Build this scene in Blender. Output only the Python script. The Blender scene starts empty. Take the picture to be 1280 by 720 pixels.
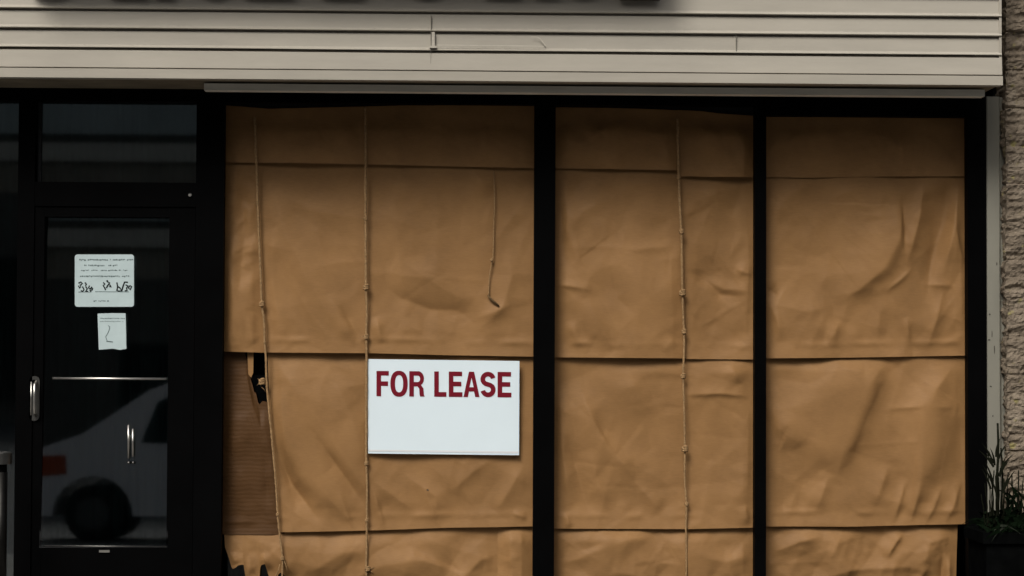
import bpy, bmesh, math, random
import numpy as np
from mathutils import Vector, Matrix, noise as mnoise

random.seed(7)
rng = np.random.default_rng(11)
scene = bpy.context.scene
COL = scene.collection

# ------------------------------------------------------------------ camera
FPX = 2585.0                      # focal length in pixels of the 1280 px wide photo
DIST, HORIZON = 11.0, 440.0
CAM_Z = 0.0 + (752 - HORIZON) / 235.0
YAW, ROLL = math.radians(1.7), math.radians(0.25)
PITCH = math.atan((HORIZON - 360.0) / FPX)
fwd = Vector((math.sin(YAW) * math.cos(PITCH), math.cos(YAW) * math.cos(PITCH), math.sin(PITCH)))
r0 = Vector((math.cos(YAW), -math.sin(YAW), 0.0))
u0 = r0.cross(fwd)
rgt = r0 * math.cos(ROLL) + u0 * math.sin(ROLL)
upv = u0 * math.cos(ROLL) - r0 * math.sin(ROLL)
CAM = Vector((-DIST * math.tan(YAW), -DIST, CAM_Z))

cd = bpy.data.cameras.new('camera')
cam = bpy.data.objects.new('camera', cd)
COL.objects.link(cam)
m = Matrix((rgt, upv, -fwd)).transposed().to_4x4()
m.translation = CAM
cam.matrix_world = m
cd.sensor_width = 36.0
cd.lens = FPX / 1280.0 * 36.0
cd.clip_start, cd.clip_end = 0.1, 500.0
scene.camera = cam


def W(px, py, Y=0.0):
    """The point of the plane y = Y that the photo shows at pixel (px, py)."""
    d = fwd * FPX + rgt * (px - 640.0) - upv * (py - 360.0)
    return CAM + d * ((Y - CAM.y) / d.y)


def XW(px, Y=0.0, py=440):
    return W(px, py, Y).x


def ZW(py, Y=0.0, px=640):
    return W(px, py, Y).z


# ------------------------------------------------------------------ materials
def mat(name, col, rough=0.6, spec=0.3, metal=0.0, var=0.0, vscale=4.0, bump=0.0, bscale=60.0,
        stretch=None, col2=None, coat=0.0):
    M = bpy.data.materials.new(name)
    M.use_nodes = True
    nt = M.node_tree
    b = nt.nodes['Principled BSDF']
    b.inputs['Base Color'].default_value = (*col, 1)
    b.inputs['Roughness'].default_value = rough
    b.inputs['Specular IOR Level'].default_value = spec
    b.inputs['Metallic'].default_value = metal
    b.inputs['Coat Weight'].default_value = coat
    tc = nt.nodes.new('ShaderNodeTexCoord')
    mp = nt.nodes.new('ShaderNodeMapping')
    nt.links.new(tc.outputs['Object'], mp.inputs[0])
    if stretch:
        mp.inputs['Scale'].default_value = stretch
    if var > 0 or col2:
        n = nt.nodes.new('ShaderNodeTexNoise')
        n.inputs['Scale'].default_value = vscale
        n.inputs['Detail'].default_value = 6
        n.inputs['Roughness'].default_value = 0.6
        nt.links.new(mp.outputs[0], n.inputs['Vector'])
        cr = nt.nodes.new('ShaderNodeValToRGB')
        cr.color_ramp.elements[0].position = 0.3
        cr.color_ramp.elements[1].position = 0.7
        c2 = col2 or tuple(c * (1 + var) for c in col)
        c1 = col if col2 else tuple(c * (1 - var) for c in col)
        cr.color_ramp.elements[0].color = (*c1, 1)
        cr.color_ramp.elements[1].color = (*c2, 1)
        nt.links.new(n.outputs['Fac'], cr.inputs[0])
        nt.links.new(cr.outputs[0], b.inputs['Base Color'])
    if bump > 0:
        n2 = nt.nodes.new('ShaderNodeTexNoise')
        n2.inputs['Scale'].default_value = bscale
        n2.inputs['Detail'].default_value = 5
        nt.links.new(mp.outputs[0], n2.inputs['Vector'])
        bp = nt.nodes.new('ShaderNodeBump')
        bp.inputs['Strength'].default_value = bump
        bp.inputs['Distance'].default_value = 0.004
        nt.links.new(n2.outputs['Fac'], bp.inputs['Height'])
        nt.links.new(bp.outputs[0], b.inputs['Normal'])
    return M


def paper_material(name, col, corrug=False):
    M = bpy.data.materials.new(name)
    M.use_nodes = True
    nt = M.node_tree
    b = nt.nodes['Principled BSDF']
    b.inputs['Roughness'].default_value = 0.62
    b.inputs['Specular IOR Level'].default_value = 0.22
    tc = nt.nodes.new('ShaderNodeTexCoord')
    # mottled fibre colour
    n1 = nt.nodes.new('ShaderNodeTexNoise'); n1.inputs['Scale'].default_value = 2.6; n1.inputs['Detail'].default_value = 8
    n1.inputs['Roughness'].default_value = 0.62
    mp = nt.nodes.new('ShaderNodeMapping'); mp.inputs['Scale'].default_value = (30, 30, 260)
    n2 = nt.nodes.new('ShaderNodeTexNoise'); n2.inputs['Scale'].default_value = 1.0; n2.inputs['Detail'].default_value = 4
    nt.links.new(tc.outputs['Object'], n1.inputs['Vector'])
    nt.links.new(tc.outputs['Object'], mp.inputs[0]); nt.links.new(mp.outputs[0], n2.inputs['Vector'])
    mx = nt.nodes.new('ShaderNodeMath'); mx.operation = 'MULTIPLY_ADD'
    mx.inputs[1].default_value = 0.35
    nt.links.new(n2.outputs['Fac'], mx.inputs[0]); nt.links.new(n1.outputs['Fac'], mx.inputs[2])
    cr = nt.nodes.new('ShaderNodeValToRGB')
    cr.color_ramp.elements[0].position = 0.45; cr.color_ramp.elements[1].position = 0.9
    cr.color_ramp.elements[0].color = (*[c * 0.76 for c in col], 1)
    cr.color_ramp.elements[1].color = (col[0] * 1.12, col[1] * 1.14, col[2] * 1.18, 1)
    nt.links.new(mx.outputs[0], cr.inputs[0]); nt.links.new(cr.outputs[0], b.inputs['Base Color'])
    # fine cockle of the sheet
    n3 = nt.nodes.new('ShaderNodeTexNoise'); n3.inputs['Scale'].default_value = 7; n3.inputs['Detail'].default_value = 5
    n3.inputs['Distortion'].default_value = 0.8
    nt.links.new(tc.outputs['Object'], n3.inputs['Vector'])
    bp = nt.nodes.new('ShaderNodeBump'); bp.inputs['Strength'].default_value = 0.3; bp.inputs['Distance'].default_value = 0.003
    nt.links.new(n3.outputs['Fac'], bp.inputs['Height'])
    bp2 = nt.nodes.new('ShaderNodeBump'); bp2.inputs['Strength'].default_value = 0.22; bp2.inputs['Distance'].default_value = 0.0015
    if corrug:
        w = nt.nodes.new('ShaderNodeTexWave'); w.bands_direction = 'Z'; w.inputs['Scale'].default_value = 14
        w.inputs['Distortion'].default_value = 3.0; w.inputs['Detail'].default_value = 2
        nt.links.new(tc.outputs['Object'], w.inputs['Vector'])
        nt.links.new(w.outputs['Fac'], bp2.inputs['Height'])
        bp2.inputs['Strength'].default_value = 0.25; bp2.inputs['Distance'].default_value = 0.002
    else:
        nt.links.new(n2.outputs['Fac'], bp2.inputs['Height'])
    nt.links.new(bp.outputs[0], bp2.inputs['Normal']); nt.links.new(bp2.outputs[0], b.inputs['Normal'])
    return M


def glass_material(name, tint, gloss_rough=0.0, ior=2.6):
    M = bpy.data.materials.new(name)
    M.use_nodes = True
    nt = M.node_tree
    nt.nodes.remove(nt.nodes['Principled BSDF'])
    out = nt.nodes['Material Output']
    tr = nt.nodes.new('ShaderNodeBsdfTransparent'); tr.inputs[0].default_value = (*tint, 1)
    gl = nt.nodes.new('ShaderNodeBsdfGlossy'); gl.inputs['Roughness'].default_value = gloss_rough
    fr = nt.nodes.new('ShaderNodeFresnel'); fr.inputs['IOR'].default_value = ior
    mx = nt.nodes.new('ShaderNodeMixShader')
    nt.links.new(fr.outputs[0], mx.inputs[0]); nt.links.new(tr.outputs[0], mx.inputs[1]); nt.links.new(gl.outputs[0], mx.inputs[2])
    nt.links.new(mx.outputs[0], out.inputs[0])
    return M


MT = {
    'black': mat('black_aluminium', (0.0016, 0.0016, 0.0017), 0.55, 0.02, var=0.3, vscale=3),
    'gasket': mat('glazing_gasket', (0.02, 0.021, 0.022), 0.6, 0.2),
    'siding': mat('vinyl_siding', (0.405, 0.371, 0.308), 0.5, 0.25, var=0.09, vscale=1.2, stretch=(1.2, 1, 7), bump=0.05, bscale=30),
    'sidingend': mat('siding_clip', (0.5, 0.46, 0.385), 0.45, 0.3, var=0.1, vscale=30),
    'soffit': mat('soffit_board', (0.20, 0.165, 0.115), 0.8, 0.1, var=0.2, vscale=5),
    'strip': mat('soffit_strip', (0.74, 0.72, 0.63), 0.6, 0.2, var=0.12, vscale=3, stretch=(1, 1, 5)),
    'letter': mat('sign_letter', (0.045, 0.036, 0.026), 0.5, 0.3, var=0.15),
    'paper': paper_material('kraft_paper', (0.288, 0.151, 0.055)),
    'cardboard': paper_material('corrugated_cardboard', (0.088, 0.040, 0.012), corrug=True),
    'cord': mat('jute_cord', (0.30, 0.185, 0.088), 0.8, 0.1, var=0.3, vscale=90, bump=0.5, bscale=160),
    'darkcord': mat('dark_cord', (0.12, 0.075, 0.035), 0.8, 0.1, var=0.3, vscale=90),
    'sign': mat('sign_board', (0.755, 0.86, 0.905), 0.42, 0.3, var=0.02, vscale=3),
    'signedge': mat('sign_edge', (0.75, 0.77, 0.77), 0.5, 0.3),
    'red': mat('sign_red', (0.17, 0.003, 0.014), 0.45, 0.3, var=0.08, vscale=30),
    'notice': mat('notice_paper', (0.50, 0.60, 0.60), 0.7, 0.2, var=0.07, vscale=9),
    'ink': mat('notice_ink', (0.012, 0.016, 0.015), 0.7, 0.1),
    'print': mat('notice_print', (0.13, 0.17, 0.17), 0.7, 0.1, var=0.4, vscale=60),
    'chrome': mat('brushed_steel', (0.62, 0.6, 0.55), 0.32, 0.5, metal=1.0, var=0.12, vscale=20),
    'darksteel': mat('dark_steel', (0.13, 0.127, 0.118), 0.4, 0.4, metal=1.0, var=0.25, vscale=12),
    'postmetal': mat('post_metal', (0.025, 0.024, 0.022), 0.45, 0.4, metal=1.0, var=0.3, vscale=12),
    'trim': mat('painted_trim', (0.23, 0.22, 0.18), 0.65, 0.2, var=0.12, vscale=3.5, stretch=(1, 1, 0.4), bump=0.1),
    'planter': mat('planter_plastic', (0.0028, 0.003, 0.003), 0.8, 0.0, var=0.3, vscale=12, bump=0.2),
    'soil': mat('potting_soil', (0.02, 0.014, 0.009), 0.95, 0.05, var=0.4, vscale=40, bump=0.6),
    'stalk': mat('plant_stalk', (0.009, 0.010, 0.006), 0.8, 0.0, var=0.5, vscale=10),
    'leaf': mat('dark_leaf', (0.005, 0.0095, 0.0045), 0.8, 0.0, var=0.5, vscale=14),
    'dryleaf': mat('dry_leaf', (0.02, 0.024, 0.016), 0.7, 0.15, var=0.4, vscale=14),
    'curtain': mat('curtain_cloth', (0.34, 0.42, 0.41), 0.9, 0.05, var=0.15, vscale=3),
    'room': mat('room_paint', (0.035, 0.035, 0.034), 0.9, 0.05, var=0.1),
    'wallpaint': mat('wall_render', (0.33, 0.31, 0.26), 0.8, 0.15, var=0.1, vscale=2, bump=0.2),
    'asphalt': mat('asphalt', (0.05, 0.05, 0.052), 0.85, 0.2, var=0.3, vscale=3, bump=0.4, bscale=120),
    'concrete': mat('concrete', (0.17, 0.165, 0.155), 0.85, 0.2, var=0.15, vscale=2, bump=0.25, bscale=80),
    'linepaint': mat('road_paint', (0.6, 0.6, 0.57), 0.7, 0.2, var=0.15, vscale=8),
    'carwhite': mat('car_paint', (0.8, 0.8, 0.82), 0.3, 0.5, coat=0.6),
    'carglass': mat('car_glass', (0.015, 0.025, 0.027), 0.08, 0.5),
    'rubber': mat('tyre_rubber', (0.012, 0.012, 0.012), 0.85, 0.1),
    'rim': mat('wheel_rim', (0.06, 0.06, 0.062), 0.5, 0.3, metal=0.0),
    'amber': mat('amber_lens', (0.42, 0.075, 0.02), 0.3, 0.5),
    'lens': mat('lamp_lens', (0.6, 0.62, 0.63), 0.15, 0.5),
    'redlens': mat('red_lens', (0.35, 0.015, 0.012), 0.25, 0.5),
    'darkbrick': mat('dark_brick', (0.11, 0.105, 0.095), 0.85, 0.1, var=0.2, vscale=2),
    'brownband': mat('brown_band', (0.28, 0.25, 0.205), 0.8, 0.1, var=0.25, vscale=1.5),
    'paleband': mat('pale_band', (0.55, 0.53, 0.46), 0.7, 0.2, var=0.1),
    'tealpanel': mat('grey_panel', (0.42, 0.48, 0.47), 0.6, 0.3, var=0.15, vscale=1),
    'shopglass': mat('shop_glass', (0.012, 0.015, 0.016), 0.1, 0.4),
}
MT['glass'] = glass_material('door_glass', (0.56, 0.66, 0.65), 0.024)
MT['wglass'] = glass_material('window_glass', (0.30, 0.36, 0.36), 0.0, 1.4)


# ------------------------------------------------------------------ object helpers
def tag(o, label=None, cat=None, group=None, kind=None):
    for k, v in (('label', label), ('category', cat), ('group', group), ('kind', kind)):
        if v:
            o[k] = v
    return o


def thing(name, label, cat, loc=(0, 0, 0), group=None):
    o = bpy.data.objects.new(name, None)
    o.empty_display_size = 0.1
    COL.objects.link(o)
    o.location = loc
    return tag(o, label, cat, group)


def link_mesh(name, me, material, parent=None, smooth=False):
    o = bpy.data.objects.new(name, me)
    COL.objects.link(o)
    if isinstance(material, (list, tuple)):
        for x in material:
            me.materials.append(x)
    else:
        me.materials.append(material)
    if parent is not None:
        o.parent = parent
        t = parent.matrix_basis.translation.copy()
        p = parent.parent
        while p is not None:
            t += p.matrix_basis.translation
            p = p.parent
        me.transform(Matrix.Translation(-t))
    if smooth:
        for p in me.polygons:
            p.use_smooth = True
    return o


def obj(name, bm, material, parent=None, smooth=False, bevel=0.0):
    if bevel > 0:
        bmesh.ops.bevel(bm, geom=[e for e in bm.edges if len(e.link_faces) == 2 and e.calc_face_angle(0) > 0.5],
                        offset=bevel, segments=2, affect='EDGES', profile=0.6)
    bmesh.ops.recalc_face_normals(bm, faces=bm.faces)
    me = bpy.data.meshes.new(name)
    bm.to_mesh(me)
    bm.free()
    return link_mesh(name, me, material, parent, smooth)


def box(bm, x0, x1, y0, y1, z0, z1):
    vs = [bm.verts.new((x, y, z)) for x in (x0, x1) for y in (y0, y1) for z in (z0, z1)]
    for f in ((0, 1, 3, 2), (4, 6, 7, 5), (0, 4, 5, 1), (2, 3, 7, 6), (0, 2, 6, 4), (1, 5, 7, 3)):
        bm.faces.new([vs[i] for i in f])
    return vs


def boxobj(name, dims, material, parent=None, bevel=0.0):
    bm = bmesh.new()
    box(bm, *dims)
    return obj(name, bm, material, parent, bevel=bevel)


def tube(bm, pts, radii, seg=8, cap=True):
    """A tapered tube through world points."""
    pts = [Vector(p) for p in pts]
    if not hasattr(radii, '__len__'):
        radii = [radii] * len(pts)
    rings = []
    for i, p in enumerate(pts):
        a = pts[max(0, i - 1)]
        b = pts[min(len(pts) - 1, i + 1)]
        t = (b - a).normalized()
        n = t.cross(Vector((0.31, -0.9, 0.2))).normalized()
        bn = t.cross(n)
        rings.append([bm.verts.new(p + (n * math.cos(2 * math.pi * k / seg) + bn * math.sin(2 * math.pi * k / seg)) * radii[i])
                      for k in range(seg)])
    for a, b in zip(rings[:-1], rings[1:]):
        for k in range(seg):
            bm.faces.new((a[k], a[(k + 1) % seg], b[(k + 1) % seg], b[k]))
    if cap:
        bm.faces.new(rings[0][::-1])
        bm.faces.new(rings[-1])


def prism(bm, pts, y0, y1):
    """An outline in x/z extruded from y0 to y1."""
    a = [bm.verts.new((x, y0, z)) for x, z in pts]
    b = [bm.verts.new((x, y1, z)) for x, z in pts]
    bm.faces.new(a)
    bm.faces.new(b[::-1])
    n = len(pts)
    for i in range(n):
        bm.faces.new((a[i], b[i], b[(i + 1) % n], a[(i + 1) % n]))


def filled(name, loops, material, parent, depth):
    """Outlines (outer and holes, world points in one plane facing -y) filled and given a depth."""
    cu = bpy.data.curves.new(name, 'CURVE')
    cu.dimensions = '2D'
    cu.fill_mode = 'BOTH'
    cu.extrude = depth * 0.5
    y = sum(p.y for p in loops[0]) / len(loops[0])
    for lp in loops:
        s = cu.splines.new('POLY')
        s.points.add(len(lp) - 1)
        for q, p in zip(s.points, lp):
            q.co = (p.x, p.z, 0, 1)
        s.use_cyclic_u = True
    tmp = bpy.data.objects.new('tmp', cu)
    COL.objects.link(tmp)
    bpy.context.view_layer.update()
    me = bpy.data.meshes.new_from_object(tmp.evaluated_get(bpy.context.evaluated_depsgraph_get()))
    bpy.data.objects.remove(tmp)
    me.name = name
    me.materials.clear()
    me.transform(Matrix.Translation((0, y, 0)) @ Matrix.Rotation(math.radians(90), 4, 'X'))
    return link_mesh(name, me, material, parent)


# ------------------------------------------------------------------ value noise on pixel grids
def vnoise(x, y, scale, seed):
    g = np.random.default_rng(seed).random((220, 220))
    u, v = x / scale + 40, y / scale + 40
    i, j = np.floor(u).astype(int), np.floor(v).astype(int)
    f, h = u - i, v - j
    f = f * f * f * (f * (6 * f - 15) + 10)
    h = h * h * h * (h * (6 * h - 15) + 10)
    i %= 219
    j %= 219
    return (g[i, j] * (1 - f) + g[i + 1, j] * f) * (1 - h) + (g[i, j + 1] * (1 - f) + g[i + 1, j + 1] * f) * h - 0.5


def fold(X, Y, pts, amp, wl, wr, sharp=1.25, taper=(0.42, 0.42)):
    """A ridge (amp > 0) or valley along a polyline in photo pixels, with its own width on each side; amp in mm."""
    best = np.full(X.shape, 1e9)
    side = np.zeros(X.shape)
    tt = np.zeros(X.shape)
    L = [math.dist(a, b) for a, b in zip(pts[:-1], pts[1:])]
    tot, acc = sum(L), 0.0
    for (a, b), l in zip(zip(pts[:-1], pts[1:]), L):
        dx, dy = (b[0] - a[0]) / l, (b[1] - a[1]) / l
        t = np.clip((X - a[0]) * dx + (Y - a[1]) * dy, 0, l)
        d = np.hypot(X - a[0] - t * dx, Y - a[1] - t * dy)
        s = (X - a[0]) * dy - (Y - a[1]) * dx
        m_ = d < best
        best = np.where(m_, d, best)
        side = np.where(m_, s, side)
        tt = np.where(m_, (acc + t) / tot, tt)
        acc += l
    wid = np.where(side > 0, wr, wl)
    k = np.clip(tt / max(taper[0], 1e-3), 0, 1) * np.clip((1 - tt) / max(taper[1], 1e-3), 0, 1)
    k = (k * k * (3 - 2 * k)) ** 0.7
    return amp * k * np.exp(-(best / wid) ** sharp)


def interp(table, q):
    xs, ys = zip(*table)
    return np.interp(q, xs, ys)


SHEET_Y = 0.092


FOLDS = 4.0


def sheet(name, parent, left, right, top, bottom, folds, seed, hem=14.0, rest=1.0, crumple=1.0, y0=SHEET_Y,
          material='paper', label=None, hemline=True, step=1.6, edge_right=0.0, edge_left=0.0):
    """One sheet of wrapping paper: left/right are [(py, px)], top/bottom are [(px, py)], heights in mm towards the street."""
    h_ = max(interp(bottom, 0.5 * (left[0][1] + right[0][1])) - interp(top, 0.5 * (left[0][1] + right[0][1])), 20)
    w_ = right[0][1] - left[0][1]
    nu, nv = int(w_ / step) + 2, int(h_ / step) + 2
    u, v = np.meshgrid(np.linspace(0, 1, nu), np.linspace(0, 1, nv))
    ym = 0.5 * (np.mean([p[1] for p in top]) + np.mean([p[1] for p in bottom]))
    xa = interp(left, ym) + (interp(right, ym) - interp(left, ym)) * u
    yt, yb = interp(top, xa), interp(bottom, xa)
    Y = yt + (yb - yt) * v
    xl, xr = interp(left, Y), interp(right, Y)
    X = xl + (xr - xl) * u
    H0 = rest + (hem - rest) * v ** 1.6
    H = 0 * X
    H += 6.0 * crumple * vnoise(X, Y, 110, seed)
    H += 2.0 * crumple * (0.5 - np.abs(vnoise(X + 0.4 * Y, Y, 36, seed + 2)) * 2.4)
    H += 0.3 * crumple * (0.5 - np.abs(vnoise(X, Y - 0.3 * X, 15, seed + 3)) * 2.4)
    for f in folds:
        H += FOLDS * fold(X, Y, *f)
    # long shallow creases that break the sheet into facets
    Rc = np.random.default_rng(seed + 77)
    for _ in range(int(6 + 24 * crumple)):
        cx, cy = xl.min() + Rc.random() * (xr.max() - xl.min()), Y.min() + Rc.random() * (Y.max() - Y.min())
        a = math.radians(Rc.choice([60, 115, 75, 130, 20]) + Rc.normal() * 18)
        d = (X - cx) * math.sin(a) - (Y - cy) * math.cos(a) + 10 * vnoise(X, Y, 60, seed + 9)
        al = (X - cx) * math.cos(a) + (Y - cy) * math.sin(a)
        ln = 35 + 70 * Rc.random()
        wd = 14 + 28 * Rc.random()
        H += Rc.choice([-1, 1, 1]) * (3.5 + 7.5 * Rc.random()) * crumple * np.exp(-np.sqrt(d * d + 1.2) / wd) * np.exp(-(al / ln) ** 2)
    for _ in range(int(95 * crumple)):
        cx, cy = xl.min() + Rc.random() * (xr.max() - xl.min()), Y.min() + Rc.random() * (Y.max() - Y.min())
        a = math.radians(Rc.random() * 180)
        d = (X - cx) * math.sin(a) - (Y - cy) * math.cos(a) + 5 * vnoise(X, Y, 25, seed + 10)
        al = (X - cx) * math.cos(a) + (Y - cy) * math.sin(a)
        ln, wd = 9 + 24 * Rc.random(), 5 + 10 * Rc.random()
        H += Rc.choice([-1, 1]) * (1.3 + 3.2 * Rc.random()) * crumple * np.exp(-np.sqrt(d * d + 0.6) / wd) * np.exp(-(al / ln) ** 2)
    for _ in range(int(26 * crumple)):
        cx, cy = xl.min() + Rc.random() * (xr.max() - xl.min()), Y.min() + Rc.random() * (Y.max() - Y.min())
        a = math.radians(Rc.choice([55, 70, 110, 125, 90, 15, 165]) + Rc.normal() * 12)
        d = (X - cx) * math.sin(a) - (Y - cy) * math.cos(a) + 4 * vnoise(X, Y, 40, seed + 12)
        al = (X - cx) * math.cos(a) + (Y - cy) * math.sin(a)
        H += Rc.choice([-1, 1, 1]) * (0.9 + 1.5 * Rc.random()) * crumple * np.exp(-np.abs(d) / (3.5 + 3 * Rc.random())) * np.exp(-(al / (22 + 50 * Rc.random())) ** 4)
    if hemline:
        # the glued hem: a crimped line a little above the lower edge, flatter paper below it
        yy = yb - 17 + 3.0 * vnoise(X, 0 * Y, 60, seed + 4)
        prof = np.exp(-((Y - yy) / 4.0) ** 2)
        H += 7.5 * prof * (0.45 + 1.1 * vnoise(X, 0 * Y, 22, seed + 5))
        above = np.clip(1 - np.abs(Y - yy + 12) / 16, 0, 1)
        H += 9.0 * above * vnoise(X, Y * 0.35, 13, seed + 6)
        H += 7.0 * np.clip((Y - yy) / 17, 0, 1)
    top_in = np.clip((Y - yt - 6) / 26, 0, 1)
    H = H0 + H * (0.12 + 0.88 * top_in * top_in * (3 - 2 * top_in))
    H = np.where(H > 34, 34 + 30 * np.tanh((H - 34) / 30), H)
    H = np.where(H < -2, -2 + 16 * np.tanh((H + 2) / 16), H)
    edge = np.clip(np.minimum(X - xl, xr - X) / 16, 0, 1)
    H = H0 + (H - H0) * (0.35 + 0.65 * edge)
    H += edge_right * np.clip((u - 0.93) / 0.07, 0, 1) + edge_left * np.clip((0.07 - u) / 0.07, 0, 1)
    H = np.clip(H, -20, 64)
    vs = []
    for a in range(nv):
        for b in range(nu):
            p = W(X[a, b], Y[a, b], y0)
            vs.append((p.x, p.y - H[a, b] * 0.001, p.z))
    fs = [(a * nu + b, (a + 1) * nu + b, (a + 1) * nu + b + 1, a * nu + b + 1) for a in range(nv - 1) for b in range(nu - 1)]
    me = bpy.data.meshes.new(name)
    me.from_pydata(vs, [], fs)
    o = link_mesh(name, me, MT[material], parent, smooth=True)
    if label:
        o['label'] = label
    return o


# ------------------------------------------------------------------ the setting: ground, room
LOT = -0.15
G = 0.0
boxobj('sidewalk', (-20, 20, -2.4, -0.06, -0.3, G), MT['concrete'])['kind'] = 'structure'
boxobj('kerb', (-20, 20, -2.553, -2.403, -0.3, G - 0.004), MT['concrete'], bevel=0.015)['kind'] = 'structure'
bm = bmesh.new()
vs = [bm.verts.new(p) for p in ((-150, -200, LOT), (150, -200, LOT), (150, -2.5, LOT), (-150, -2.5, LOT))]
bm.faces.new(vs)
obj('parking_lot', bm, MT['asphalt'])['kind'] = 'structure'
bm = bmesh.new()
for k in range(-5, 6):
    x = k * 2.7 + 8.2
    vs = [bm.verts.new(p) for p in ((x, -8.2, LOT + .004), (x + .1, -8.2, LOT + .004), (x + .1, -2.9, LOT + .004), (x, -2.9, LOT + .004))]
    bm.faces.new(vs)
obj('parking_markings', bm, MT['linepaint'])['kind'] = 'structure'
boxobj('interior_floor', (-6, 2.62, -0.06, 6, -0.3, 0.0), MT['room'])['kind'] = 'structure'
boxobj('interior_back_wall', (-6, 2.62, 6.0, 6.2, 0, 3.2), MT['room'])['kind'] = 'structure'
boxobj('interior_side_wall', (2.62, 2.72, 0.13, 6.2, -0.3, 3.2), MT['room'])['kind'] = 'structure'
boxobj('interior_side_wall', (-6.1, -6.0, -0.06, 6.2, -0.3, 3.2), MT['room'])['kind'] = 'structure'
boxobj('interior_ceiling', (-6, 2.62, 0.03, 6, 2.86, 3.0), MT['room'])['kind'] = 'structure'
boxobj('building_wall', (-6.1, 3.8, 0.03, 0.3, 3.0, 5.4), MT['wallpaint'])['kind'] = 'structure'

# ------------------------------------------------------------------ storefront frame
FF, FB = -0.040, 0.028            # front and back of the aluminium members


def xl_edge(px):                 # left edge of a member as the camera sees it
    return XW(px, FB if px > 565 else FF)


def xr_edge(px):
    return XW(px, FF if px > 565 else FB)


store = thing('storefront_window', 'black aluminium storefront frame holding three tall shop windows covered in paper', 'storefront',
              (W(700, 752, 0).x, 0, 0))
zt = ZW(92, 0)
z_head = ZW(131, FB, 480)
x_doorjamb = (xl_edge(243), xr_edge(280))
for nm, a, b in (('mullion', 666.5, 693.5), ('mullion', 941.2, 957.8)):
    boxobj(nm, (xl_edge(a), xr_edge(b), FF + .001, FB, 0.1, z_head - .0005), MT['black'], store, bevel=0.003)
boxobj('jamb', (x_doorjamb[0], x_doorjamb[1], FF, FB, 0.0, z_head - .0005), MT['black'], store, bevel=0.003)
xr_in = xl_edge(1206)
xr_out = XW(1233.5, FF)
boxobj('jamb', (xr_in, xr_out, FF, FB, 0.0, z_head - .0005), MT['black'], store, bevel=0.003)
x_left_end = -6.0
boxobj('header', (x_left_end, xr_out, FF, FB, z_head, zt), MT['black'], store, bevel=0.003)
boxobj('sill', (x_doorjamb[1] + .0005, xr_in - .0005, FF + .002, FB, 0.0, 0.1), MT['black'], store, bevel=0.003)
# deeper filler over the third window
boxobj('head_filler', (xr_edge(957.8) + .0005, xr_in - .0005, FF + .004, FB, ZW(147, FB, 1080), z_head - .0005), MT['black'], store, bevel=0.002)
for a, b in ((280, 666.5), (693.5, 941.2), (957.8, 1206)):
    x0, x1 = xr_edge(a) - .02, xl_edge(b) + .02
    boxobj('glass_pane', (x0, x1, 0.130, 0.136, 0.08, z_head + .02), MT['wglass'], store)
    bmg = bmesh.new()
    t = 0.022
    zz = (ZW(147, FB, 1080) if a > 950 else z_head)
    box(bmg, x0, x1, 0.112, 0.128, zz - t - .01, zz + .015)
    obj('gasket', bmg, MT['gasket'], store)

# ------------------------------------------------------------------ door bay
entry = thing('entrance_frame', 'black metal door frame with transom window and side glass left of the papered windows', 'door frame',
              (W(130, 752, 0).x, 0, 0))
ZTB0, ZTB1 = ZW(258, FF, 140), ZW(229, FB, 140)      # transom bar
xa, xb = XW(20, FF), XW(44, FB)
boxobj('jamb', (xa, xb, FF, FB, 0, z_head - .0005), MT['black'], entry, bevel=0.003)
boxobj('transom_bar', (xb + .0005, x_doorjamb[0] - .0005, FF + .002, FB, ZTB0, ZTB1), MT['black'], entry, bevel=0.003)
tp = boxobj('transom_pane', (xb - .01, x_doorjamb[0] + .01, 0.034, 0.040, ZTB1 - .02, z_head + .02), MT['glass'], entry)
boxobj('side_pane', (x_left_end, xa + .01, 0.034, 0.040, 0.05, z_head + .02), MT['glass'], entry)
boxobj('side_sill', (x_left_end, xa - .0005, FF, FB, 0.0, 0.12), MT['black'], entry, bevel=0.003)
boxobj('transom_stop', (XW(45, FB), XW(49, FB), FB - .012, FB + .004, ZTB1, z_head - .001), MT['gasket'], entry)

door = thing('glass_door', 'black framed glass shop door with two white notices and steel pull handle', 'door',
             (W(140, 752, 0).x, 0, 0))
DX0, DX1 = xb + .003, x_doorjamb[0] - .003
GX0, GX1 = XW(56.5, FB), XW(209.5, -0.05)
GZ1, GZ0 = ZW(272, FB, 130), ZW(683, -.05, 130)
D0, D1 = -0.03, 0.01
boxobj('stile', (DX0, GX0, D0, D1, 0.02, ZTB0 - .004), MT['black'], door, bevel=0.002)
boxobj('stile', (GX1, DX1, D0, D1, 0.02, ZTB0 - .004), MT['black'], door, bevel=0.002)
boxobj('top_rail', (GX0 + .0005, GX1 - .0005, D0 + .001, D1, GZ1, ZTB0 - .004), MT['black'], door, bevel=0.002)
boxobj('bottom_rail', (GX0 + .0005, GX1 - .0005, D0 + .001, D1, 0.02, GZ0), MT['black'], door, bevel=0.002)
# the pane is leaned in at the top to bring the mirrored van lower
TILT = math.radians(1.6)
bm = bmesh.new()
zc = 0.5 * (GZ0 + GZ1)
hh = 0.5 * (GZ1 - GZ0) + .01
box(bm, GX0 - .008, GX1 + .008, -0.003, 0.003, -hh, hh)
bmesh.ops.transform(bm, matrix=Matrix.Translation((0, -0.005, zc)) @ Matrix.Rotation(-TILT, 4, 'X'), verts=bm.verts)
obj('glass_pane', bm, MT['glass'], door)
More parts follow.
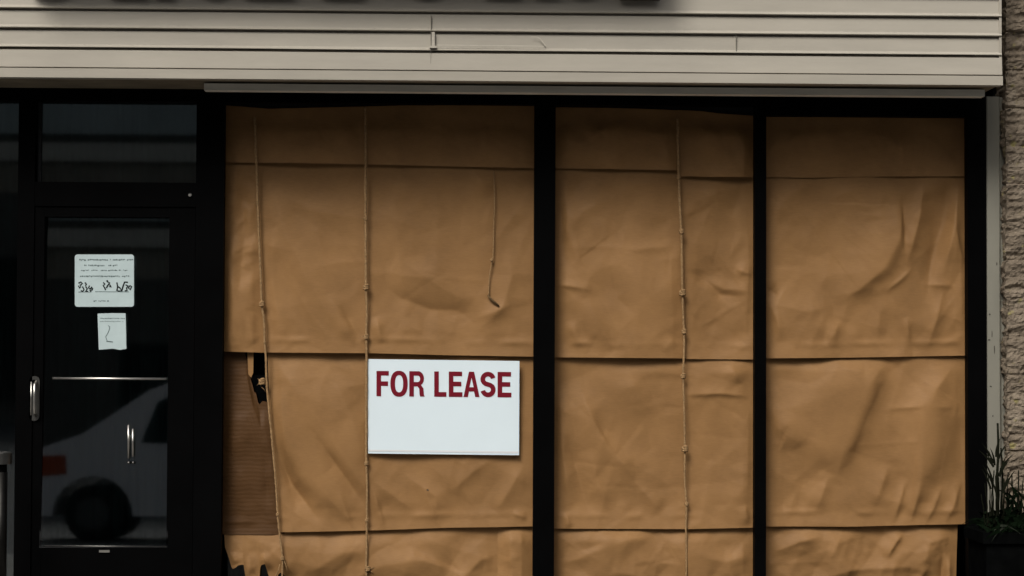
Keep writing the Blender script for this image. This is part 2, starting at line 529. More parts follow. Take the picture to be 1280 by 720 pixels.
# push bar and lower glazing bead
bm = bmesh.new()
tube(bm, [W(66, 473, -0.036), W(137, 473.3, -0.036), W(208, 473.6, -0.036)], 0.0065, 8)
obj('push_bar', bm, MT['chrome'], door, smooth=True)
bm = bmesh.new()
tube(bm, [W(55, 682.5, -0.034), W(208, 683.3, -0.034)], 0.0035, 6)
obj('glazing_bead', bm, MT['darksteel'], door, smooth=True)
# pull handle on the left stile: slotted back plate and grip
hp = None
bm = bmesh.new()
p0, p1 = W(43.5, 470, -0.034), W(43.5, 526, -0.034)
n = 10
out = []
for k in range(n + 1):
    a = math.pi * k / n
    out.append((p0.x + .027 * math.cos(a), p0.z - .025 + .025 * math.sin(a)))
for k in range(n + 1):
    a = math.pi + math.pi * k / n
    out.append((p0.x + .027 * math.cos(a), p1.z + .025 + .025 * math.sin(a)))
prism(bm, out, -0.040, -0.0305)
hp = obj('handle', bm, MT['darksteel'], door, bevel=0.0015)
bm = bmesh.new()
tube(bm, [(p0.x + .008, -0.04, p0.z - .03), (p0.x + .008, -0.075, p0.z - .045), (p0.x + .008, -0.08, p0.z - .1), (p0.x + .008, -0.08, p1.z + .09),
          (p0.x + .008, -0.075, p1.z + .045), (p0.x + .008, -0.04, p1.z + .03)], 0.0085, 8)
tube(bm, [(p0.x - .016, -0.044, p0.z - .03), (p0.x - .016, -0.044, p1.z + .03)], 0.0045, 6)
obj('grip', bm, MT['chrome'], hp, smooth=True)
bm = bmesh.new()
c = W(41.5, 477, -0.064)
tube(bm, [(c.x, -0.041, c.z), (c.x, -0.047, c.z)], 0.010, 12)
obj('lock_cylinder', bm, MT['black'], hp)
# short twin-bar handle standing on the lower glass
bm = bmesh.new()
for px, y0_, y1_ in ((160.5, 531, 573), (166, 536, 571)):
    tube(bm, [W(px, y0_, -0.045), W(px, y1_, -0.045)], 0.0055, 8)
sh = obj('pull_bar', bm, MT['chrome'], door, smooth=True)
bm = bmesh.new()
for px in (161, 166.5):
    tube(bm, [W(px, 577, -0.045), W(px, 580, -0.045)], 0.008, 8)
obj('bar_foot', bm, MT['darksteel'], sh, smooth=True)
bm = bmesh.new()
a, b = W(124, 687.5, -0.0315), W(137, 690.5, -0.0315)
box(bm, a.x, b.x, -0.036, -0.0305, b.z, a.z)
obj('floor_lock', bm, MT['chrome'], door, bevel=0.001)
bm = bmesh.new()
c = W(237, 243.5, -0.06)
tube(bm, [(c.x, -0.0365, c.z), (c.x, -0.05, c.z)], [0.011, 0.008], 12)
obj('frame_bolt', bm, MT['chrome'], entry)

# notices taped to the door glass
def rounded(px0, py0, px1, py1, r, Y, n=5):
    pts = []
    for cx, cy, a0 in ((px1 - r, py0 + r, -90), (px1 - r, py1 - r, 0), (px0 + r, py1 - r, 90), (px0 + r, py0 + r, 180)):
        for k in range(n + 1):
            a = math.radians(a0 + 90 * k / n)
            pts.append(W(cx + r * math.cos(a), cy + r * math.sin(a), Y))
    return pts


NY = -0.030
nb = thing('door_notice', 'larger white notice with rounded corners and black handwriting on the door glass', 'notice', W(130, 384, NY))
outl = rounded(93.5, 318, 167.5, 383.5, 3.5, NY)
outl = [W(97, 384.5, NY) if False else p for p in outl]
filled('notice_sheet', [outl], MT['notice'], nb, 0.0016)


def glyph_row(px0, px1, py, hpx, Y, seed, gap=0.25):
    """A row of small illegible printed marks."""
    R = random.Random(seed)
    bm = bmesh.new()
    x = px0
    while x < px1:
        w = R.uniform(0.8, 2.2)
        if R.random() > gap:
            dy = R.uniform(-.3, .3)
            h2 = hpx * R.uniform(.5, 1)
            ps = [W(x, py + dy, Y), W(x + w, py + dy, Y), W(x + w, py + dy + h2, Y), W(x, py + dy + h2, Y)]
            bm.faces.new([bm.verts.new(p) for p in ps])
        x += w + R.uniform(.3, .7)
    return bm


NI = NY - 0.0018
bm = bmesh.new()
rows = ((99, 166, 324, 1.9, .12), (102, 146, 331, 1.9, .15), (100, 159, 337.3, 1.5, .35), (100, 160, 344.6, 1.9, .15), (117, 136, 375.5, 1.6, .2))
for i, (a, b, y, h, g) in enumerate(rows):
    t = glyph_row(a, b, y, h, NI, 30 + i, g)
    me_ = bpy.data.meshes.new('t'); t.to_mesh(me_); t.free(); bm.from_mesh(me_); bpy.data.meshes.remove(me_)
obj('printed_lines', bm, MT['print'], nb)


def stroke(bm, pts, w, Y):
    """A pen stroke: a flat ribbon through photo pixels."""
    P = [Vector((x, y)) for x, y in pts]
    L, R_ = [], []
    for i, p in enumerate(P):
        t = (P[min(i + 1, len(P) - 1)] - P[max(i - 1, 0)]).normalized()
        n = Vector((-t.y, t.x)) * w * 0.5
        L.append(bm.verts.new(W(p.x + n.x, p.y + n.y, Y)))
        R_.append(bm.verts.new(W(p.x - n.x, p.y - n.y, Y)))
    for i in range(len(P) - 1):
        bm.faces.new((L[i], L[i + 1], R_[i + 1], R_[i]))


bm = bmesh.new()
hand = [[(98, 354), (101, 352.5), (103, 354), (100, 357)], [(98, 357), (99.5, 360), (101, 358)], [(106, 353), (108, 355.5), (106.5, 357)],
        [(103, 358), (105, 362), (103, 364.5), (101, 363)], [(107, 358), (109, 361), (107, 364.5), (110, 364)], [(112, 357), (110.5, 360), (113, 361), (115, 358.5)],
        [(112, 362), (114, 364.5)], [(116, 360), (114.5, 363)],
        [(129, 353), (131, 355), (129, 357), (131, 360), (132, 362.5)], [(134, 352), (137, 353.5), (134.5, 357), (133, 360)], [(137, 355.5), (139, 359), (136.5, 358)], [(133, 351.5), (135, 350.8)],
        [(146, 353), (147, 358), (146, 363.5)], [(147, 358), (150, 360), (152, 363.5), (147, 363.8)], [(156, 352), (154, 357), (152, 364)], [(156.5, 352.5), (160, 353)],
        [(157, 356), (160, 357.5), (158, 360), (159, 363), (156, 363.5)], [(162, 357), (160.5, 360), (163, 362), (164.5, 358), (162, 357)]]
for s in hand:
    stroke(bm, s, 1.7, NI - .0003)
obj('handwriting', bm, MT['ink'], nb)
bm = bmesh.new()
stroke(bm, [(98, 365), (114, 365)], .7, NI)
stroke(bm, [(119, 364.6), (161, 364.8)], .7, NI)
obj('ruled_line', bm, MT['print'], nb)

ns = thing('door_notice', 'smaller white paper slip under the large notice on the door glass', 'notice', W(140, 437, NY))
filled('notice_sheet', [[W(122, 392, NY), W(140, 391.4, NY), W(157, 391.6, NY), W(157.6, 413, NY), W(158, 436, NY), W(150, 437.4, NY), W(141, 435.8, NY), W(123.5, 437.2, NY)]],
       MT['notice'], ns, 0.0016)
bm = bmesh.new()
for a, b, y, h in ((125, 155, 397.5, 1.2), (125, 155, 401.5, .8)):
    t = glyph_row(a, b, y, h, NI, int(y), .1)
    me_ = bpy.data.meshes.new('t'); t.to_mesh(me_); t.free(); bm.from_mesh(me_); bpy.data.meshes.remove(me_)
stroke(bm, [(135, 407), (137, 408), (137, 411), (135, 416), (132, 421), (134, 426)], .9, NI)
stroke(bm, [(133, 426.5), (141, 427.5)], 1.3, NI)
obj('printed_lines', bm, MT['print'], ns)

# curtain hanging inside the door
bm = bmesh.new()
cx0, cx1 = XW(44, .3) - .5, XW(243, .3) + .25
nn = 260
prev = None
for k in range(nn + 1):
    x = cx0 + (cx1 - cx0) * k / nn
    y = 0.34 + 0.03 * math.sin(k * 0.31 + 1.3 * math.sin(k * .05)) + 0.012 * math.sin(k * .83)
    cur = [bm.verts.new((x, y + .012 * math.sin(k * .2 + z), z)) for z in (0.05, 0.8, 1.6, 2.4, 2.8)]
    if prev:
        for a in range(4):
            bm.faces.new((prev[a], cur[a], cur[a + 1], prev[a + 1]))
    prev = cur
tag(obj('door_curtain', bm, MT['curtain'], smooth=True), 'dark teal pleated curtain hanging behind the door glass', 'curtain')

# ------------------------------------------------------------------ fascia
FY = -0.5
fas = thing('siding_fascia', 'long beige lapped siding fascia above the shop windows', 'fascia', (XW(640, FY), FY, ZW(101.5, FY)))
FXL, FXR = -7.0, XW(1252, FY, 60)


def zf(py_left, py_right):
    """Height of a horizontal line seen at py_left (x = 0) and py_right (x = 1225)."""
    return 0.5 * (W(0, py_left, FY).z + W(1225, py_right, FY).z)


lines = [zf(9.5 - 25 * k, 20.5 - 24.3 * k) for k in range(40, 0, -1)] + [zf(9.5, 20.5), zf(34.5, 44.5), zf(59, 68.5)]
lines = [z for z in lines if z < 5.0]
z_thin, z_bot = zf(84.5, 94), zf(97, 106.5)


def siding(name, x0, x1, profile, material):
    """A profile of (y, z) run along x with slight unevenness, ends closed."""
    bm = bmesh.new()
    nx = max(2, int((x1 - x0) / 0.12))
    prev = None
    for k in range(nx + 1):
        x = x0 + (x1 - x0) * k / nx
        cur = []
        for i, (y, z) in enumerate(profile):
            w = mnoise.noise(Vector((x * 1.1, z * 6.0, 3.1))) * 0.0022
            cur.append(bm.verts.new((x, y + w, z + mnoise.noise(Vector((x * .8, round(z * 12), 7.7))) * .0014)))
        if prev:
            for a in range(len(cur) - 1):
                bm.faces.new((prev[a], cur[a], cur[a + 1], prev[a + 1]))
        prev = cur
    return obj(name, bm, material, fas)


courses = list(zip(lines[:-1], lines[1:]))
prof = []
for (za, zb_) in courses:
    g = 0.0105
    prof += [(FY + .028, za - .0005), (FY + .028, za - g), (FY + .013, za - g - .001), (FY + .006, zb_ + .017), (FY + .003, zb_ + .012),
             (FY - .006, zb_ + .003), (FY - .004, zb_)]
# split the run into boards with the joints of the photo (x = 540 and x = 920)
siding('siding', FXL, FXR, prof, MT['siding'])
zb3 = lines[-1]
prof = [(FY + .028, zb3 - .0005), (FY + .028, zb3 - .012), (FY - .004, zb3 - .0135), (FY - .012, z_thin + .003), (FY - .010, z_thin + .0015), (FY + .004, z_thin + .001)]
siding('frieze_board', FXL, FXR, prof, MT['siding'])
bm = bmesh.new()
box(bm, FXL, FXR + .002, FY - .016, FY + .05, z_bot, z_thin - .0035)
obj('bottom_trim', bm, MT['siding'], fas, bevel=0.006)
# end cap and soffit
bm = bmesh.new()
box(bm, FXR - .012, FXR + .001, FY + .002, 0.0, z_bot + .055, 5.0)
obj('end_board', bm, MT['siding'], fas)
boxobj('soffit', (FXL, FXR - .004, FY + .051, FF + .045, z_bot + .006, z_bot + .03), MT['soffit'], fas)
sx0 = XW(255, -.36, 110)
bm = bmesh.new()
box(bm, sx0, XW(1231, -.36, 115), -.36, -.28, W(640, 115.6, -.36).z, W(640, 107.2, -.36).z)
obj('soffit_strip', bm, MT['strip'], fas, bevel=0.006)
# joint clip and lifted end of the third course
bm = bmesh.new()
jx = XW(541, FY, 50)
za, zb_ = W(541, 40.5, FY).z, W(541, 60.5, FY).z
box(bm, jx - .006, jx + .010, FY - .014, FY + .004, zb_ + .012, za)
box(bm, jx - .016, jx + .020, FY - .018, FY + .004, zb_, zb_ + .011)
obj('joint_clip', bm, MT['sidingend'], fas, bevel=0.003)
bm = bmesh.new()
box(bm, jx - .0105, jx - .009, FY - .0085, FY + .01, W(538, 84, FY).z, lines[-3] - .02)
obj('joint_line', bm, MT['trim'], fas)
bm = bmesh.new()
jx2 = XW(920, FY, 50)
box(bm, jx2, jx2 + .0015, FY - .004, FY + .01, W(920, 64, FY).z, W(920, 43.5, FY).z)
obj('joint_line', bm, MT['trim'], fas)
bm = bmesh.new()
def ribbon3(pts, w, Y):
    stroke(bm, pts, w, Y)
ribbon3([(672, 46.5), (676, 49), (680, 54.5), (682, 57)], 1.2, FY - .009)
ribbon3([(664, 46), (668, 46), (672, 46.5)], .8, FY - .009)
obj('scratch', bm, MT['sidingend'], fas)
bm = bmesh.new()
ribbon3([(546, 56.2), (580, 56.6), (630, 57.0), (680, 57.8)], 1.0, FY - .011)
obj('scratch', bm, MT['sidingend'], fas)

# dark letters of the shop sign, only their feet reach into the frame
sg = thing('shop_sign', 'dark shop sign with raised letters on the siding, only their feet showing', 'sign', (XW(430, -.62), -.62, ZW(-4, -.62)))
spans = [(34, 88), (136, 182), (190, 216), (246, 286), (304, 366), (402, 454), (508, 556), (606, 652), (668, 700), (706, 752), (776, 826)]
z_shade = W(430, -40, -.51).z
bm = bmesh.new()
box(bm, XW(28, -.6, 0), XW(830, -.6, 0), -.75, -.51, z_shade, z_shade + .5)
obj('unseen_shade_box', bm, MT['letter'], sg, bevel=.01)  # unseen box added above the letters to shade the upper siding courses
for i, (a, b) in enumerate(spans):
    zb0 = W((a + b) / 2, (-4.5 if i < 10 else 0.5), -.53).z
    x0, x1 = XW(a, -.57, 0), XW(b, -.57, 0)
    w = x1 - x0
    bm = bmesh.new()
    if i % 3 == 0:     # rounded foot
        pts = [(x0, z_shade - .002)] + [(x0 + w / 2 - w / 2 * math.cos(math.pi * k / 10), zb0 + .05 - .05 * math.sin(math.pi * k / 10)) for k in range(11)] + [(x1, z_shade - .002)]
        prism(bm, pts, -.548, -.518)
    else:
        box(bm, x0, x1, -.548, -.518, zb0, z_shade - .002)
    obj('letter', bm, MT['letter'], sg, bevel=.004)

# ------------------------------------------------------------------ right side: painted trim, stone pier, planter
tx0, tx1 = xr_out + .001, XW(1252, -.03)
bm = bmesh.new()
nseg = 40
zz0, zz1 = 0.0, z_bot + .002
prev = None
for k in range(nseg + 1):
    z = zz0 + (zz1 - zz0) * k / nseg
    e = mnoise.noise(Vector((z * 4, 1.2, 0))) * .002
    cur = [bm.verts.new(p) for p in ((tx0, FF + .01, z), (tx0 + .001, -.030 + e, z), (tx0 + .006, -.036 + e, z), (tx1 - .012 + e, -.036, z),
                                     (tx1 - .006 + e, -.030, z), (tx1 - .005 + e, -.01, z), (tx1 + .03, -.01, z))]
    if prev:
        for a in range(len(cur) - 1):
            bm.faces.new((prev[a], cur[a], cur[a + 1], prev[a + 1]))
    prev = cur
trim = tag(obj('trim_board', bm, MT['trim']), 'narrow grey painted trim board between the black frame and the stone pier', 'trim board')
bm = bmesh.new()
for px, py, w, h in ((1237, 393, 3.5, 2.5), (1240, 418, 1.2, 10), (1236.5, 425, 3.5, 2.0), (1243, 437, 1.5, 12), (1238.5, 483, 3, 2), (1246, 330, 2, 4), (1241, 520, 1.6, 3)):
    p = [W(px + w * (.5 * math.cos(a) * random.uniform(.6, 1.2)), py + h * .5 * math.sin(a) * random.uniform(.7, 1.2), -.0378) for a in [k * math.pi / 4 for k in range(8)]]
    bm.faces.new([bm.verts.new(q) for q in p])
obj('paint_chip', bm, mat('bare_spot', (.07, .062, .05), .9, .1), trim)

# stone pier: split-face blocks in courses
M = bpy.data.materials.new('split_stone')
M.use_nodes = True
nt = M.node_tree
b = nt.nodes['Principled BSDF']
b.inputs['Roughness'].default_value = .9
b.inputs['Specular IOR Level'].default_value = .15
tc = nt.nodes.new('ShaderNodeTexCoord')
n1 = nt.nodes.new('ShaderNodeTexNoise'); n1.inputs['Scale'].default_value = 7; n1.inputs['Detail'].default_value = 8; n1.inputs['Roughness'].default_value = .7
cr = nt.nodes.new('ShaderNodeValToRGB')
cr.color_ramp.elements[0].position = .3; cr.color_ramp.elements[0].color = (.105, .083, .060, 1)
cr.color_ramp.elements[1].position = .72; cr.color_ramp.elements[1].color = (.29, .24, .18, 1)
e = cr.color_ramp.elements.new(.5); e.color = (.195, .156, .114, 1)
n2 = nt.nodes.new('ShaderNodeTexNoise'); n2.inputs['Scale'].default_value = 19; n2.inputs['Detail'].default_value = 4
cr2 = nt.nodes.new('ShaderNodeValToRGB')
cr2.color_ramp.elements[0].position = .62; cr2.color_ramp.elements[0].color = (0, 0, 0, 1)
cr2.color_ramp.elements[1].position = .72; cr2.color_ramp.elements[1].color = (1, 1, 1, 1)
mxn = nt.nodes.new('ShaderNodeMix'); mxn.data_type = 'RGBA'
mxn.inputs['B'].default_value = (.25, .215, .09, 1)
nt.links.new(tc.outputs['Object'], n1.inputs['Vector']); nt.links.new(tc.outputs['Object'], n2.inputs['Vector'])
nt.links.new(n1.outputs['Fac'], cr.inputs[0]); nt.links.new(n2.outputs['Fac'], cr2.inputs[0])
nt.links.new(cr2.outputs[0], mxn.inputs['Factor']); nt.links.new(cr.outputs[0], mxn.inputs['A'])
nt.links.new(mxn.outputs['Result'], b.inputs['Base Color'])
n3 = nt.nodes.new('ShaderNodeTexNoise'); n3.inputs['Scale'].default_value = 55; n3.inputs['Detail'].default_value = 6
bp = nt.nodes.new('ShaderNodeBump'); bp.inputs['Strength'].default_value = .8; bp.inputs['Distance'].default_value = .006
nt.links.new(tc.outputs['Object'], n3.inputs['Vector']); nt.links.new(n3.outputs['Fac'], bp.inputs['Height']); nt.links.new(bp.outputs[0], b.inputs['Normal'])

px0 = XW(1251, -.02)
CH = 0.203


def stone_h(a, z):
    """How far the split face stands out at (position along the face, height)."""
    k = math.floor(z / CH)
    q = z / CH - k
    off = mnoise.cell(Vector((k * 3.7, math.floor((a + (.2 if k % 2 else 0)) / .4) + .5, 1.5))) * .008
    f = mnoise.fractal(Vector((a * 9, z * 15, 2.0)), 0.7, 2.1, 6) * .016 + mnoise.noise(Vector((a * 60, z * 70, 4.0))) * .005
    led = -.010 * abs(mnoise.noise(Vector((a * 4, z * 26, 5.0)))) * 2
    j = 0.009 * max(0, 1 - min(q, 1 - q) / .05)
    fr = ((a + (.2 if k % 2 else 0)) / .4) % 1.0
    j = max(j, .006 * max(0, 1 - min(fr, 1 - fr) / .03))
    return off + f + led - j


bm = bmesh.new()
Z0, Z1 = -.02, 4.6
nz = int((Z1 - Z0) / .0075)
path = [('side', t) for t in np.linspace(0.20, 0.0, 14)] + [('front', t) for t in np.linspace(0.009, 0.7, 84)]
prev = None
for i in range(nz + 1):
    z = Z0 + (Z1 - Z0) * i / nz
    cur = []
    for kind, t in path:
        if kind == 'side':
            cur.append(bm.verts.new((px0 + .004 - stone_h(-t - .05, z) * .9, -.11 + t, z)))
        else:
            cur.append(bm.verts.new((px0 + t, -.11 - stone_h(t, z), z)))
    if prev:
        for a in range(len(cur) - 1):
            bm.faces.new((prev[a], cur[a], cur[a + 1], prev[a + 1]))
    prev = cur
tag(obj('stone_pier', bm, M, smooth=False), 'rough brown split stone pier at the end of the storefront', 'stone pier')

# planter
PX0, PX1, PY0, PY1 = XW(1204, -.24), XW(1204, -.24) + .95, -.64, -.24
PZ = W(1240, 666, -.64).z
pl = thing('planter_box', 'black rectangular planter at foot of the stone pier', 'planter', (PX0 + .45, -.48, 0))
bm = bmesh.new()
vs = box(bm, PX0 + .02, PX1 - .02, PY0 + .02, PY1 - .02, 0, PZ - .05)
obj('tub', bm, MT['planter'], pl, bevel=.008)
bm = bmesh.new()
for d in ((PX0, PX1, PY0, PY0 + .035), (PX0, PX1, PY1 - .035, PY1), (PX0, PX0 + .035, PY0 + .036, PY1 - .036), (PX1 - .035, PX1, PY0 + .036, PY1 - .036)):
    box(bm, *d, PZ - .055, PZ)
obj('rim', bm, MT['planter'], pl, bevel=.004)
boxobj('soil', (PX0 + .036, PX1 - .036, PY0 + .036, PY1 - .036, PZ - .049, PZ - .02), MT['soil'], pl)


def blade(bm, p, d, L, w, bend, n=6):
    """A narrow leaf that arches over from p in direction d."""
    p = Vector(p)
    d = Vector(d).normalized()
    side = d.cross(Vector((0.2, 1, 0.1))).normalized()
    prev = None
    for i in range(n + 1):
        t = i / n
        q = p + d * L * t + Vector((bend[0], bend[1], -abs(bend[2]))) * t * t
        hw = w * (1 - t ** 2.2) * .5 + .0004
        cur = (bm.verts.new(q - side * hw), bm.verts.new(q + side * hw))
        if prev:
            bm.faces.new((prev[0], prev[1], cur[1], cur[0]))
        prev = cur


R = random.Random(5)
def stalk(bm, px, pytop, lean, r, Y, kink=0.0, pyb=662):
    a, bq = W(px, pyb, Y), W(px + lean, pytop, Y)
    pts, rr = [], []
    for i in range(7):
        t = i / 6
        p = a.lerp(bq, t)
        p.x += kink * math.sin(t * 3.1) + R.uniform(-.003, .003)
        p.y += R.uniform(-.004, .004)
        pts.append(p); rr.append(r * (1 - .45 * t))
    pts[0].z = PZ - .025
    tube(bm, pts, rr, 6)


reed = thing('reed_plant', 'tall dark reedy plant with bare upright stalks beside the trim board', 'plant', (W(1247, 662, -.48).x, -.48, PZ - .02), group='plants in the black planter')
bm = bmesh.new()
for px, top, lean, r, Yq, kk in ((1247, 529, 0, .0105, -.5, 0), (1251, 560, 1, .007, -.46, .004), (1243, 588, -1, .006, -.5, -.004), (1254, 598, 1, .006, -.5, .003),
                                 (1237, 590, -2, .004, -.52, .01), (1240, 600, 0, .004, -.45, 0), (1234, 604, -3, .004, -.5, .006), (1231, 618, -4, .004, -.47, .004), (1245, 606, 1, .004, -.54, 0), (1252, 612, 0, .004, -.52, .004), (1260, 618, 1, .0045, -.5, -.004), (1259, 590, 1, .004, -.44, 0), (1236, 625, 1, .0035, -.5, 0), (1257, 610, 2, .004, -.46, 0), (1249, 575, -1, .005, -.42, 0)):
    stalk(bm, px, top, lean, r, Yq, kk)
obj('stalk', bm, MT['stalk'], reed, smooth=True)
bm = bmesh.new()
for px, py, dx, L in ((1243, 585, -1.0, .13), (1247, 570, .5, .1), (1238, 575, -.5, .08), (1250, 590, .9, .12), (1240, 610, -.8, .12), (1255, 615, .6, .12), (1246, 620, -.3, .14)):
    for q in range(3):
        blade(bm, W(px + R.uniform(-2, 2), py + R.uniform(-6, 6), -.5), (dx * .35 + R.uniform(-.25, .25), R.uniform(-.4, .3), 1.0), L * R.uniform(.7, 1.1), .010, (dx * .02, 0, .01))
obj('foliage', bm, MT['stalk'], reed)
twig = thing('twig_plant', 'short forked twiggy plant at the right end of the planter', 'plant', (W(1268, 662, -.45).x, -.45, PZ - .02), group='plants in the black planter')
bm = bmesh.new()
for px, top, lean, r in ((1266, 592, -2, .006), (1272, 588, 1, .006), (1270, 604, 3, .005), (1262, 614, -2, .004), (1277, 598, 2, .005), (1281, 606, 2, .005)):
    stalk(bm, px, top, lean, r, -.45, R.uniform(-.01, .01))
obj('stalk', bm, MT['stalk'], twig, smooth=True)
bm = bmesh.new()
for q in range(40):
    blade(bm, W(R.uniform(1260, 1282), R.uniform(620, 660), -.45 + R.uniform(-.06, .06)), (R.uniform(-1, 1), R.uniform(-.6, .4), R.uniform(.6, 1.5)), R.uniform(.05, .12), .012, (R.uniform(-.04, .04), 0, .03))
obj('foliage', bm, MT['leaf'], twig)
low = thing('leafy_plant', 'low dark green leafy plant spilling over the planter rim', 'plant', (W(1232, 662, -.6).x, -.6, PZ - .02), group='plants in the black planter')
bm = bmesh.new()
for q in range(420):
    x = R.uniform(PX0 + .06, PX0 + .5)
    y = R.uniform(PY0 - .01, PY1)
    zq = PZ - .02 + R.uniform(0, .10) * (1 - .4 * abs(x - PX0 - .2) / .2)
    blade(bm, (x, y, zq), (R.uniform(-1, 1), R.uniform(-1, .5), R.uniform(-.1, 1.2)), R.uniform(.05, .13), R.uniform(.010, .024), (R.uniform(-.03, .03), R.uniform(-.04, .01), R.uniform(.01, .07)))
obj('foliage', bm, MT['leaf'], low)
bm = bmesh.new()
for q in range(14):
    x = R.uniform(PX0 + .05, PX0 + .4)
    blade(bm, (x, PY0 + R.uniform(0, .06), PZ + R.uniform(0, .05)), (R.uniform(-1, 1), R.uniform(-1, 0), R.uniform(-.1, .5)), R.uniform(.05, .1), .01, (R.uniform(-.03, .03), -.02, R.uniform(.02, .06)))
obj('dry_leaf', bm, MT['dryleaf'], low)

# steel post by the side glass
post = thing('steel_post', 'short steel post with a flat cap at the left edge beside the door', 'post', (XW(0, -.35), -.35, 0))
bm = bmesh.new()
c = W(2, 600, -.35)
tube(bm, [(c.x, -.35, 0), (c.x, -.35, W(2, 590, -.35).z)], .030, 20)
obj('shaft', bm, MT['postmetal'], post, smooth=True)
bm = bmesh.new()
z = W(2, 565, -.35).z
tube(bm, [(c.x, -.35, W(2, 580, -.35).z), (c.x, -.35, z - .006), (c.x, -.35, z)], [.052, .052, .046], 24)
obj('cap', bm, MT['darksteel'], post)
bm = bmesh.new()
tube(bm, [(c.x, -.35, W(2, 590, -.35).z), (c.x, -.35, W(2, 580, -.35).z)], .026, 16)
obj('neck', bm, MT['black'], post)

# ------------------------------------------------------------------ paper coverings
E = 3          # sheets run this many pixels behind the frame
P1 = thing('paper_covering', 'widest brown paper covering, torn at lower left, in the window with the lease sign', 'paper', W(472, 740, SHEET_Y), 'brown paper window coverings')
L1, R1 = [(100, 282 - E), (760, 276 - E)], [(100, 668 + E), (760, 665 + E)]
# row 1
sheet('paper_sheet', P1, L1, R1, [(270, 131), (300, 133), (335, 136), (420, 134), (500, 132), (680, 131)], [(270, 203), (320, 204), (460, 206), (560, 208.5), (680, 211)],
      [([(321, 140), (322, 204)], 2.5, 5, 10), ([(448, 132), (449, 204)], -2.0, 8, 5), ([(606, 150), (607, 200)], 1.2, 6, 14)], 101, hem=15, hemline=False, y0=SHEET_Y - .004)
# row 2, narrow left length and the wide one over it
sheet('paper_sheet', P1, L1, [(190, 330), (450, 334)], [(270, 192), (340, 192)], [(270, 439), (334, 441)],
      [([(300, 215), (306, 300), (296, 400)], -5, 12, 9), ([(286, 340), (297, 385), (306, 432)], 5, 10, 6), ([(310, 390), (318, 436)], 4, 8, 6), ([(283, 395), (290, 436)], 4, 6, 5)],
      111, hem=23, crumple=1.3)
sheet('paper_sheet', P1, [(190, 322), (330, 326), (450, 333)], R1, [(300, 192), (680, 196)], [(320, 440.5), (460, 441.5), (560, 444), (680, 446)],
      [([(340, 235), (362, 300), (402, 380), (452, 436)], 9, 18, 30), ([(336, 330), (352, 400), (362, 436)], 4, 12, 14),
       ([(412, 366), (428, 402), (446, 434)], 6, 9, 10), ([(424, 380), (441, 408), (453, 428)], -3, 6, 6),
       ([(470, 350), (500, 372), (538, 387), (572, 388), (602, 410)], -5, 15, 12), ([(490, 320), (560, 365), (610, 388)], 3, 20, 16),
       ([(470, 395), (478, 430)], 5, 8, 7), ([(585, 203), (600, 224), (613, 246)], 4, 9, 12), ([(630, 310), (640, 345), (628, 385), (590, 420)], 4, 14, 12),
       ([(596, 400), (640, 380)], 3, 8, 8), ([(325, 200), (329, 320), (334, 440)], 4, 4, 10)], 121, hem=25, rest=3)
# row 3: corrugated strip behind, kraft sheet in front
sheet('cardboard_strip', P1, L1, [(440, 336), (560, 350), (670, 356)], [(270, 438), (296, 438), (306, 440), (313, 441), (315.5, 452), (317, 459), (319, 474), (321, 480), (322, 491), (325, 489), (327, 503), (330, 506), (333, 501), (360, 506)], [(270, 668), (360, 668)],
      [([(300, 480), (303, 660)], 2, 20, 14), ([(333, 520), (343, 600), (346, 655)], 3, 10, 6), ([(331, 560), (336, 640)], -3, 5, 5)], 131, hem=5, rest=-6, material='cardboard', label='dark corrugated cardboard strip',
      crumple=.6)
bm = bmesh.new()
q = [W(309, 440, .074), W(317, 439, .073), W(316.5, 466, .068), W(314, 472, .069), W(310.5, 468, .072)]
bm.faces.new([bm.verts.new(p) for p in q])
obj('peeled_flap', bm, MT['paper'], P1)
sheet('paper_sheet', P1, [(430, 334), (480, 336), (506, 337), (560, 342), (640, 348), (690, 352)], R1, [(320, 430), (680, 434)],
      [(320, 665), (400, 663.5), (470, 662), (560, 659), (680, 657)],
      [([(336, 484), (356, 540), (392, 600), (440, 652)], 17, 13, 24), ([(344, 556), (364, 604), (400, 652)], -8, 10, 9),
       ([(342, 446), (384, 506), (430, 570), (476, 640)], 16, 22, 30), ([(384, 528), (420, 580), (462, 640)], -9, 13, 12),
       ([(410, 455), (440, 520), (456, 580)], 7, 14, 22), ([(424, 610), (442, 664)], 3, 7, 3), ([(466, 606), (481, 662)], 3, 7, 3), ([(530, 606), (549, 662)], 3, 9, 3),
       ([(466, 600), (500, 625), (520, 640)], 4, 14, 9), ([(500, 590), (545, 620), (548, 655)], 4, 14, 10), ([(560, 618), (590, 590), (620, 570)], 4, 10, 14),
       ([(620, 640), (640, 606), (655, 580)], 4, 10, 10), ([(640, 640), (660, 648)], 3, 5, 4), ([(560, 560), (640, 556)], 3, 12, 16),
       ([(337, 470), (340, 520), (349, 650)], 3, 3, 8)], 141, hem=27, rest=2)
